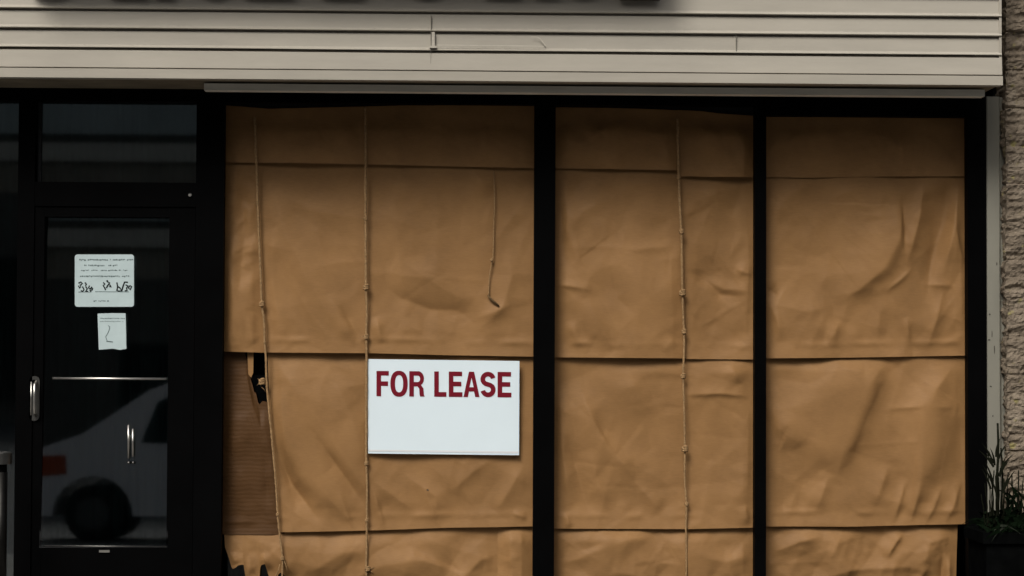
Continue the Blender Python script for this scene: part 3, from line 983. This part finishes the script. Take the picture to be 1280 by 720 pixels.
# row 4: torn lower edge at the left
torn = [(270, 672), (282, 684), (285, 694), (289, 711), (294, 709), (297, 706), (304, 705), (306, 724), (309, 760), (318, 755), (322, 730), (325, 706), (331, 704), (334, 718),
        (338, 727), (343, 731), (347, 717), (352, 714), (356, 722), (360, 752), (372, 770), (700, 770)]
sheet('paper_sheet', P1, [(650, 279), (700, 283), (770, 286)], [(640, 627), (780, 626)], [(270, 655), (460, 650), (680, 648)], torn,
      [([(330, 690), (336, 712)], 5, 6, 5), ([(380, 720), (430, 690), (470, 688)], 6, 16, 14), ([(400, 742), (480, 706), (530, 699), (570, 715), (610, 745)], 9, 22, 12),
       ([(490, 672), (560, 705), (600, 725)], -5, 18, 14), ([(560, 740), (600, 700), (628, 690)], 6, 12, 14), ([(340, 685), (370, 720)], 5, 10, 8),
       ([(290, 690), (296, 705)], 4, 5, 4), ([(312, 690), (314, 720)], 3, 7, 7)], 151, hem=14, rest=-1, hemline=False, crumple=1.3)
sheet('paper_sheet', P1, [(640, 622), (780, 622)], [(640, 668), (780, 667)], [(600, 648), (680, 648)], [(600, 770), (680, 770)],
      [([(636, 670), (640, 750)], 2, 10, 10)], 161, hem=3, rest=-3, hemline=False)

P2 = thing('paper_covering', 'narrow brown paper covering in the middle window with one knotted cord', 'paper', W(818, 740, SHEET_Y), 'brown paper window coverings')
L2, R2 = [(100, 695 - E), (760, 692 - E)], [(100, 941.5 + E), (760, 940.5 + E)]
sheet('paper_sheet', P2, L2, [(100, 848), (240, 850)], [(680, 134), (760, 135), (800, 136), (850, 138)], [(680, 210.5), (850, 213.5)],
      [([(700, 150), (704, 208)], 2, 6, 12), ([(800, 150), (806, 205)], 1.5, 12, 12)], 201, hem=15, hemline=False, y0=SHEET_Y - .004)
sheet('paper_sheet', P2, [(100, 846), (240, 849)], R2, [(840, 137), (876, 139), (900, 142), (960, 146)], [(840, 220.5), (890, 222), (960, 222)],
      [([(850, 140), (851, 220)], 2, 3, 7)], 211, hem=16, hemline=False, y0=SHEET_Y - .005)
sheet('paper_sheet', P2, L2, [(190, 852), (460, 857)], [(680, 200), (860, 203)], [(680, 446.5), (860, 448)],
      [([(704, 225), (710, 290), (722, 325), (742, 338)], 6, 12, 22), ([(699, 240), (705, 320), (712, 345)], -4, 8, 9), ([(690, 356), (712, 358), (740, 363)], 4, 4, 7),
       ([(732, 372), (745, 400), (766, 440)], 6, 18, 6), ([(755, 300), (790, 350), (832, 420)], 6, 26, 26), ([(760, 330), (770, 372), (800, 400)], -3, 12, 12), ([(712, 400), (724, 436)], 3, 9, 7),
       ([(790, 312), (842, 308)], 2.5, 6, 10), ([(826, 440), (842, 424)], 4, 6, 8)], 221, hem=25, rest=2)
sheet('paper_sheet', P2, [(190, 851), (460, 856)], R2, [(840, 208), (960, 210)], [(840, 448.5), (960, 449.5)],
      [([(852, 338), (872, 344), (888, 356), (900, 368), (938, 372)], -5, 8, 11), ([(876, 346), (905, 362), (940, 364)], 4, 10, 8), ([(918, 336), (942, 345)], 4, 5, 9),
       ([(932, 240), (936, 330), (930, 440)], 4, 14, 7)], 231, hem=25, rest=1)
sheet('paper_sheet', P2, L2, R2, [(680, 436), (960, 437)], [(680, 660), (780, 660.5), (860, 660.5), (960, 658.5)],
      [([(722, 470), (732, 506), (752, 545), (784, 588), (800, 612)], 13, 26, 14), ([(738, 512), (762, 556), (780, 580)], -6, 8, 14), ([(700, 480), (702, 560), (716, 645)], 6, 9, 14),
       ([(708, 540), (724, 600), (736, 645)], -4, 8, 8), ([(735, 560), (750, 610), (762, 640)], 5, 13, 10), ([(790, 600), (812, 622), (826, 640)], 5, 12, 14),
       ([(780, 455), (800, 500), (820, 520)], 4, 20, 14), ([(852, 494), (900, 492), (940, 496)], 3.5, 3, 9), ([(910, 455), (925, 480)], 4, 10, 9), ([(936, 500), (932, 640)], 3, 10, 6),
       ([(706, 640), (712, 660)], 4, 6, 4), ([(930, 630), (934, 656)], 4, 7, 3)], 241, hem=27, rest=1)
sheet('paper_sheet', P2, L2, R2, [(680, 646), (960, 646)], [(680, 772), (960, 772)],
      [([(696, 708), (740, 690), (790, 672), (830, 672)], 6, 12, 14), ([(700, 740), (770, 715), (850, 728)], 7, 14, 18), ([(860, 690), (905, 702), (942, 690)], 5, 14, 12), ([(720, 690), (760, 676)], -3, 8, 8)],
      251, hem=14, rest=-1, hemline=False, crumple=1.3)

P3 = thing('paper_covering', 'deeply creased brown paper covering in the window beside the stone pier', 'paper', W(1082, 740, SHEET_Y), 'brown paper window coverings')
L3, R3 = [(100, 959 - E), (760, 957 - E)], [(100, 1208 + E), (760, 1204.5 + E)]
sheet('paper_sheet', P3, L3, R3, [(940, 146), (1230, 146)], [(940, 221.5), (1010, 222.5), (1080, 221), (1230, 220.5)],
      [([(1126, 150), (1127, 220)], 2, 3, 9), ([(990, 160), (994, 215)], 1.5, 14, 14)], 301, hem=15, hemline=False, y0=SHEET_Y - .004)
sheet('paper_sheet', P3, L3, R3, [(940, 208), (1230, 208)], [(940, 448), (1060, 447), (1230, 444)],
      [([(1126, 222), (1128, 258), (1122, 300), (1104, 335), (1072, 362), (1040, 382)], 13, 46, 11), ([(1127, 240), (1130, 290), (1128, 318)], -6, 4, 6),
       ([(1156, 222), (1148, 270), (1130, 340)], 8, 9, 10), ([(1186, 220), (1180, 265), (1164, 330), (1156, 380)], -11, 12, 11), ([(1200, 222), (1192, 280), (1176, 350)], 9, 9, 10),
       ([(1190, 275), (1198, 312), (1206, 340)], 6, 10, 5), ([(1104, 366), (1124, 350), (1142, 332)], 3, 4, 3), ([(1132, 396), (1136, 430)], 4, 6, 4),
       ([(1180, 360), (1168, 400), (1156, 440)], 6, 10, 8), ([(1150, 355), (1195, 358)], 3, 5, 9), ([(1100, 370), (1096, 430)], 3, 12, 12), ([(958, 372), (970, 400), (976, 428)], 6, 7, 10),
       ([(958, 358), (972, 372)], -4, 7, 7), ([(1200, 300), (1202, 430)], 4, 9, 6), ([(1050, 400), (1035, 432)], 4, 12, 10), ([(960, 380), (1010, 390), (1040, 382)], 3, 12, 12)], 311, hem=25, rest=2, crumple=1.15)
sheet('paper_sheet', P3, L3, R3, [(940, 434), (1230, 432)], [(940, 657.5), (1060, 657.5), (1150, 655.5), (1230, 654)],
      [([(1108, 446), (1086, 480), (1066, 520), (1052, 560), (1042, 606)], 20, 60, 15), ([(1122, 452), (1098, 490), (1078, 530), (1062, 590)], -2, 10, 18),
       ([(1196, 452), (1168, 486), (1156, 520), (1154, 560), (1146, 610), (1138, 646)], 22, 16, 22), ([(1146, 490), (1144, 560), (1134, 630)], -4, 8, 8),
       ([(962, 470), (1010, 480), (1050, 460)], -3, 20, 20), ([(966, 540), (984, 530), (998, 560)], 6, 14, 14), ([(1036, 590), (1018, 640)], 6, 14, 10),
       ([(1110, 580), (1092, 632)], 5, 14, 10), ([(1132, 596), (1122, 630), (1114, 654)], 4, 9, 4), ([(1150, 596), (1142, 630), (1136, 656)], 4, 8, 4), ([(1176, 606), (1164, 636), (1154, 656)], 4, 9, 4), ([(1202, 596), (1190, 632), (1178, 656)], 4, 10, 4),
       ([(1098, 512), (1150, 508), (1200, 510)], 2.5, 4, 7), ([(1200, 520), (1202, 630)], -5, 16, 10)], 321, hem=27, rest=1)
sheet('paper_sheet', P3, L3, [(600, 1200), (680, 1196), (770, 1193)], [(940, 646), (1230, 643)], [(940, 772), (1230, 772)],
      [([(1130, 662), (1117, 680), (1106, 698)], 7, 14, 4), ([(962, 692), (1000, 676), (1030, 668)], 5, 6, 12), ([(1050, 670), (1036, 700)], 5, 14, 8), ([(1196, 668), (1160, 678), (1150, 720)], 8, 12, 16),
       ([(1186, 690), (1183, 760)], 8, 6, 6), ([(1178, 684), (1176, 750)], -6, 5, 4), ([(980, 740), (1060, 712), (1130, 708), (1170, 715)], 7, 12, 14), ([(1136, 706), (1136, 760)], -4, 4, 4), ([(1160, 705), (1140, 735)], 5, 8, 8)],
      331, hem=14, rest=-1, hemline=False, crumple=1.4)

# a nail through the paper under the sign
bm = bmesh.new()
p = W(534.5, 613, .078)
tube(bm, [p, p + Vector((0, -.02, .002))], [.002, .0025], 6)
tube(bm, [p + Vector((0, -.02, .002)), p + Vector((0, -.024, .002))], .006, 8)
tag(obj('nail', bm, MT['darksteel']), 'small nail stuck through the brown paper just below the lease sign', 'nail')

# ------------------------------------------------------------------ knotted cords
CY = 0.033


def smooth_path(pts, n=8):
    out = []
    for i in range(len(pts) - 1):
        p0_, p1_, p2_, p3_ = (Vector(pts[max(0, min(len(pts) - 1, i + k))]) for k in (-1, 0, 1, 2))
        for k in range(n):
            t = k / n
            out.append(0.5 * ((2 * p1_) + (p2_ - p0_) * t + (2 * p0_ - 5 * p1_ + 4 * p2_ - p3_) * t * t + (3 * p1_ - p0_ - 3 * p2_ + p3_) * t ** 3))
    out.append(Vector(pts[-1]))
    return out


def cord(label, pts, knots, r0_, r1_, seed, group='knotted cords hanging over the paper', material='cord', Y=CY, frays=()):
    t = thing('knotted_cord', label, 'cord', W(*pts[0], Y), group)
    R_ = random.Random(seed)
    bm = bmesh.new()
    P = smooth_path([(*W(x, y, Y), ) for x, y in pts], 10)
    n = len(P)
    rad = [.88 * (r0_ + (r1_ - r0_) * i / n) * (1 + .10 * math.sin(i * 1.7) + R_.uniform(-.08, .08)) for i in range(n)]
    P = [p + Vector((R_.uniform(-.0008, .0008), 0, 0)) for p in P]
    tube(bm, P, rad, 8)
    obj('strand', bm, MT[material], t, smooth=True)
    for kx, ky, kr in knots:
        kr *= 1.2
        bm = bmesh.new()
        c = W(kx, ky, Y - .002)
        ring = []
        # an overhand knot: a small lumpy coil wound round the strand
        for k in range(22):
            a = k * 2 * math.pi / 9
            ring.append(c + Vector((kr * .75 * math.cos(a), -kr * .6 * math.sin(a), kr * (k / 21 - .5) * 1.5 + kr * .2 * math.sin(a * 2))))
        tube(bm, ring, kr * .45, 7)
        obj('knot', bm, MT[material], t, smooth=True)
    if frays:
        for fx, fy, dx, dy in frays:
            bm = bmesh.new()
            a, b = W(fx, fy, Y), W(fx + dx, fy + dy, Y + .004)
            tube(bm, [a, a.lerp(b, .5) + Vector((.002, -.004, .002)), b], [.0026, .002, .001], 5)
            obj('frayed_end', bm, MT[material], t, smooth=True)
    return t


cord('leftmost knotted cord, slanting down past the torn corner of the paper',
     [(318.5, 146), (319.5, 180), (321, 215), (322, 250), (324, 300), (326, 345), (327.5, 381), (330, 400), (331, 427), (332.5, 450), (333.5, 480), (337, 520), (341, 560), (344.5, 600), (347, 642), (350, 672), (353, 700), (352, 735), (350, 760)],
     [(327.3, 380, .0115), (331, 428, .006), (327.5, 477, .014), (347, 643, .007), (353, 698, .008)], .0082, .0062, 3,
     frays=((326, 478, -4, -5), (325, 479, -4, 3), (327, 484, 5, 6), (350, 705, -6, 20), (349, 712, -8, 12), (355, 700, 5, 18)))
cord('straight knotted cord running along the left edge of the lease sign',
     [(456.5, 133), (457, 180), (457, 273), (457.3, 330), (457.5, 359), (458.6, 390), (457.8, 421), (458.2, 445), (458, 500), (457.8, 560), (458, 580), (458.8, 610), (458.6, 640), (458.5, 668), (458, 700), (458, 760)],
     [(457, 273, .0085), (457.5, 359, .0125), (457.8, 421, .0105), (458, 579, .0095), (458.6, 650, .008), (459.5, 711, .011)], .0088, .0072, 4,
     frays=((461, 712, 7, -3), (461, 713, 6, 4), (456, 421, -6, 0), (455, 273, -5, 0)))
cord('single knotted cord with many beads hanging in the middle window',
     [(847, 148), (847.5, 180), (848.5, 222), (850, 260), (851.8, 290), (852.5, 330), (853, 366), (854, 395), (855, 414), (855, 440), (854, 470), (855, 505), (856, 560), (856, 600), (858, 630), (857.5, 660), (858, 700), (857.5, 760)],
     [(847.2, 160, .007), (848.2, 221.5, .0085), (851.8, 289.5, .0105), (853, 366, .0135), (855, 414.5, .0105), (854, 470, .0105), (856, 561, .0135), (858.5, 630, .0085)], .0082, .0062, 5,
     frays=((846, 221.5, -6, 0),))
cord('thin broken cord with a hooked dark end, short of the sign, in the widest window',
     [(617.5, 214), (618, 240), (618, 262), (617, 290), (616.5, 318), (614, 332), (611.5, 350), (611, 369)], [(614.5, 325, .0065)], .0035, .0038, 6, group='thin broken cords', material='cord', Y=.062,
     frays=())
bm = bmesh.new()
tube(bm, [W(609.5, 369, .057), W(615, 375, .052), W(623.5, 382.5, .047)], [.005, .0062, .005], 7)
hook = obj('hooked_end', bm, MT['darkcord'], bpy.data.objects['knotted_cord.003'], smooth=True)

# ------------------------------------------------------------------ FOR LEASE sign
SY = 0.040
ls = thing('lease_sign', 'white rectangular sign with dark red FOR LEASE lettering on the paper', 'sign', W(554, 567, SY))
bm = bmesh.new()
cs = [(459.7, 448.8), (649.3, 451.2), (648.8, 569), (460, 566.8)]
fr = [bm.verts.new(W(x, y, SY)) for x, y in cs]
bk = [bm.verts.new(W(x, y, SY) + Vector((0, .008, 0))) for x, y in cs]
bm.faces.new(fr); bm.faces.new(bk[::-1])
for i in range(4):
    bm.faces.new((fr[i], bk[i], bk[(i + 1) % 4], fr[(i + 1) % 4]))
obj('board', bm, MT['sign'], ls, bevel=.0012)
bm = bmesh.new()
stroke(bm, [(461, 563), (548, 564), (648, 565.3)], 2.2, SY - .0016)
obj('bottom_lip', bm, MT['signedge'], ls)


def letters():
    """The word as outlines in photo pixels: each letter a list of loops."""
    T = 5.7
    def ell(cx, cy, rx, ry, n=36, p=2.35):
        o = []
        for k in range(n):
            a = 2 * math.pi * k / n
            c_, s_ = math.cos(a), math.sin(a)
            o.append((cx + rx * math.copysign(abs(c_) ** (2 / p), c_), cy + ry * math.copysign(abs(s_) ** (2 / p), s_)))
        return o
    def F(x0, x1, y0, y1):
        h = y1 - y0
        return [[(x0, y0), (x1, y0), (x1, y0 + 5.6), (x0 + T, y0 + 5.6), (x0 + T, y0 + h * .41), (x1 - 1, y0 + h * .41), (x1 - 1, y0 + h * .59), (x0 + T, y0 + h * .59), (x0 + T, y1), (x0, y1)]]
    def L(x0, x1, y0, y1):
        return [[(x0, y0), (x0 + T, y0), (x0 + T, y1 - 5.8), (x1, y1 - 5.8), (x1, y1), (x0, y1)]]
    def E_(x0, x1, y0, y1):
        h = y1 - y0
        return [[(x0, y0), (x1, y0), (x1, y0 + 5.6), (x0 + T, y0 + 5.6), (x0 + T, y0 + h * .40), (x1 - 1, y0 + h * .40), (x1 - 1, y0 + h * .58), (x0 + T, y0 + h * .58),
                 (x0 + T, y1 - 5.8), (x1 + .4, y1 - 5.8), (x1 + .4, y1), (x0, y1)]]
    def O(x0, x1, y0, y1):
        cx, cy = (x0 + x1) / 2, (y0 + y1) / 2
        return [ell(cx, cy, (x1 - x0) / 2, (y1 - y0) / 2 + .4), ell(cx, cy, (x1 - x0) / 2 - T, (y1 - y0) / 2 - 5.0)]
    def R__(x0, x1, y0, y1):
        h = y1 - y0
        yb = y0 + h * .58
        o = [(x0, y0), (x1 - 7, y0)]
        for k in range(9):
            a = -math.pi / 2 + math.pi * k / 8
            o.append((x1 - 8 + 7.2 * math.cos(a), (y0 + yb) / 2 + (yb - y0) / 2 * math.sin(a)))
        o = o[:-1] + [(x1 - 4.6, yb - 1.0), (x1 - 1.6, yb + 3), (x1 - .9, y1 - 2), (x1 + .2, y1), (x1 - 5.6, y1), (x1 - 6.4, y1 - 3), (x1 - 6.8, yb + 3.4), (x1 - 9, yb + .6), (x0 + T, yb + .6), (x0 + T, y1), (x0, y1)]
        i_ = [(x0 + T, y0 + 5.4), (x1 - 9, y0 + 5.4)]
        for k in range(7):
            a = -math.pi / 2 + math.pi * k / 6
            i_.append((x1 - 8.6 + 3.0 * math.cos(a), y0 + 5.4 + (yb - y0 - 10.2) / 2 + (yb - y0 - 10.2) / 2 * math.sin(a)))
        i_ += [(x0 + T, yb - 4.8)]
        return [o, i_]
    def A(x0, x1, y0, y1):
        cx = (x0 + x1) / 2
        h = y1 - y0
        return [[(cx - 3.2, y0), (cx + 3.2, y0), (x1, y1), (x1 - 5.4, y1), (x1 - 6.9, y1 - h * .22), (x0 + 6.9, y1 - h * .22), (x0 + 5.4, y1), (x0, y1)],
                [(cx, y0 + 7.5), (cx - 2.7, y1 - h * .385), (cx + 2.7, y1 - h * .385)]]
    def S(x0, x1, y0, y1):
        cx = (x0 + x1) / 2
        rx = (x1 - x0) / 2 - T / 2 + .2
        h = y1 - y0
        ry = (h - T) / 4
        c1, c2 = y0 + T / 2 + ry, y1 - T / 2 - ry
        path = [(cx + rx * math.cos(a), c1 - ry * math.sin(a)) for a in np.linspace(math.radians(12), math.radians(215), 16)]
        path += [(cx - rx * .45, c1 + ry * .86), (cx + rx * .45, c2 - ry * .86)]
        path += [(cx + rx * math.cos(a), c2 - ry * math.sin(a)) for a in np.linspace(math.radians(35), math.radians(-168), 16)]
        P = [Vector(p) for p in path]
        l_, r_ = [], []
        for i, p in enumerate(P):
            t = (P[min(i + 1, len(P) - 1)] - P[max(i - 1, 0)]).normalized()
            n_ = Vector((-t.y, t.x)) * (T + .1) * .5
            l_.append(tuple(p + n_)); r_.append(tuple(p - n_))
        return [l_ + r_[::-1]]
    sl = lambda x: (x - 470) * 0.0085
    out = []
    for fn, x0, x1 in ((F, 470.6, 486), (O, 488, 509.6), (R__, 511.6, 530.8), (L, 542.8, 558), (E_, 561, 577.6), (A, 579.4, 599.4), (S, 600.8, 619.2), (E_, 622, 638.8)):
        out += [[(x, y + sl(x)) for x, y in lp] for lp in fn(x0, x1, 463.6, 495.2)]
    return out


filled('lettering', [[W(x, y, SY - .0012) for x, y in lp] for lp in letters()], MT['red'], ls, 0.0012)

# ------------------------------------------------------------------ what the door glass mirrors: a white van and the shops across the lot
van = thing('parked_van', 'white van mirrored in the lower door glass', 'van', (-3.6, -13.0, LOT))
VX, VY, VZ = -5.3, -13.0, LOT             # nose, near side, ground


def vp(x, z):
    return (VX + x, VZ + z)


def arch(cx, r, n=12):
    return [vp(cx - r * math.cos(math.pi * k / n), .30 + r * math.sin(math.pi * k / n)) for k in range(n + 1)]


side = [vp(.02, .35), vp(.0, .62), vp(.05, .95), vp(.22, 1.06), vp(.75, 1.24), vp(1.50, 1.74), vp(1.75, 1.84), vp(3.9, 1.88), vp(4.35, 1.8), vp(4.5, 1.1), vp(4.55, .62), vp(4.52, .30)]
side = side[::-1]
outl = [vp(.12, .30)] + arch(.88, .46) + arch(3.62, .42) + side[:]
bm = bmesh.new()
prism(bm, outl, VY - 1.8, VY)
obj('body', bm, MT['carwhite'], van, bevel=.03)
bm = bmesh.new()
prism(bm, [vp(1.42, 1.14), vp(1.60, 1.60), vp(1.82, 1.73), vp(2.35, 1.74), vp(2.35, 1.12)], VY - .02, VY + .006)
prism(bm, [vp(2.45, 1.2), vp(2.45, 1.72), vp(3.25, 1.74), vp(3.25, 1.2)], VY - .02, VY + .006)
prism(bm, [vp(3.35, 1.2), vp(3.35, 1.74), vp(4.1, 1.74), vp(4.3, 1.2)], VY - .02, VY + .006)
obj('side_window', bm, MT['carglass'], van)
bm = bmesh.new()
q = [vp(.80, 1.28), vp(1.50, 1.755), vp(1.505, 1.765), vp(.79, 1.29)]
prism(bm, q, VY - 1.68, VY - .12)
obj('windscreen', bm, MT['carglass'], van)
bm = bmesh.new()
prism(bm, [vp(.14, .74), vp(.16, .98), vp(.56, 1.0), vp(.58, .78)], VY - .05, VY + .008)
obj('indicator', bm, MT['amber'], van)
bm = bmesh.new()
prism(bm, [vp(4.42, .95), vp(4.38, 1.35), vp(4.5, 1.3), vp(4.53, .95)], VY - .2, VY + .006)
obj('tail_light', bm, MT['redlens'], van)
for cx in (.88, 3.62):
    for yy in (VY - .22, VY - 1.76):
        bm = bmesh.new()
        c = Vector((VX + cx, yy, VZ + .33))
        tube(bm, [c, c + Vector((0, .03, 0)), c + Vector((0, .17, 0)), c + Vector((0, .2, 0))], [.29, .33, .33, .29], 28)
        w = obj('wheel', bm, MT['rubber'], van)
        bm = bmesh.new()
        tube(bm, [c + Vector((0, -.004, 0)), c + Vector((0, .204, 0))], .19, 20)
        obj('rim', bm, MT['rim'], w)

shops = thing('brick_shops', 'long dark building with a pale band mirrored in the door glass', 'building', (0, -31, LOT))
boxobj('wall', (-34, 24, -41, -31, LOT, 4.5), MT['darkbrick'], shops)
boxobj('sign_band', (-34, 24, -41, -31, 4.51, 5.14), MT['brownband'], shops)
boxobj('pale_band', (-34.1, 24.1, -41.1, -30.9, 5.15, 5.52), MT['paleband'], shops)
boxobj('shadow_gap', (-33.8, 23.8, -40.8, -31.1, 5.53, 5.70), MT['darkbrick'], shops)
boxobj('upper_wall', (-34, 24, -41, -31, 5.71, 12.0), MT['tealpanel'], shops)
boxobj('roof_edge', (-34.2, 24.2, -41.2, -30.8, 12.01, 12.3), MT['darkbrick'], shops)
for k in range(9):
    x = -31 + k * 6
    boxobj('shop_window', (x, x + 4.2, -31.0 + .005, -30.95, .3, 3.2), MT['shopglass'], shops)

# ------------------------------------------------------------------ light
SUN_EL, SUN_AZ = math.radians(45), math.radians(-24)       # azimuth measured from the facade's normal, towards the left
w = bpy.data.worlds.new('World')
scene.world = w
w.use_nodes = True
nt = w.node_tree
bg = nt.nodes['Background']
sky = nt.nodes.new('ShaderNodeTexSky')
sky.sky_type = 'NISHITA'
sky.sun_disc = False
sky.sun_elevation = SUN_EL
sdir = Vector((math.sin(SUN_AZ) * math.cos(SUN_EL), -math.cos(SUN_AZ) * math.cos(SUN_EL), math.sin(SUN_EL)))
sky.sun_rotation = math.atan2(sdir.x, sdir.y)
sky.air_density, sky.dust_density, sky.ozone_density = 1.0, 6.0, 1.0
hs = nt.nodes.new('ShaderNodeHueSaturation')               # a grey, overcast sky
hs.inputs['Saturation'].default_value = 0.35
nt.links.new(sky.outputs[0], hs.inputs['Color'])
# overcast: the cloud deck is brightest overhead and dim towards the horizon
tcw = nt.nodes.new('ShaderNodeTexCoord')
sxyz = nt.nodes.new('ShaderNodeSeparateXYZ')
mr = nt.nodes.new('ShaderNodeMapRange')
mr.inputs['From Min'].default_value, mr.inputs['From Max'].default_value = 0.0, 1.0
mr.inputs['To Min'].default_value, mr.inputs['To Max'].default_value = 0.25, 1.6
vm = nt.nodes.new('ShaderNodeVectorMath'); vm.operation = 'SCALE'
nt.links.new(tcw.outputs['Generated'], sxyz.inputs[0])
nt.links.new(sxyz.outputs['Z'], mr.inputs['Value'])
nt.links.new(hs.outputs[0], vm.inputs[0]); nt.links.new(mr.outputs[0], vm.inputs['Scale'])
nt.links.new(vm.outputs[0], bg.inputs[0])
bg.inputs[1].default_value = 0.064
ld = bpy.data.lights.new('sun', 'SUN')
ld.energy = 1.5
ld.angle = math.radians(22)
ld.color = (1.0, 0.965, 0.91)
lo = bpy.data.objects.new('sun', ld)
COL.objects.link(lo)
lo.rotation_euler = (-sdir).to_track_quat('-Z', 'Y').to_euler()

scene.view_settings.view_transform = 'Standard'
scene.view_settings.look = 'None'
scene.view_settings.exposure = 0.41
scene.view_settings.gamma = 1.0
scene.view_settings.use_curve_mapping = False
scene.render.engine = 'CYCLES'
scene.cycles.use_denoising = True
scene.cycles.max_bounces = 8
scene.cycles.transparent_max_bounces = 8
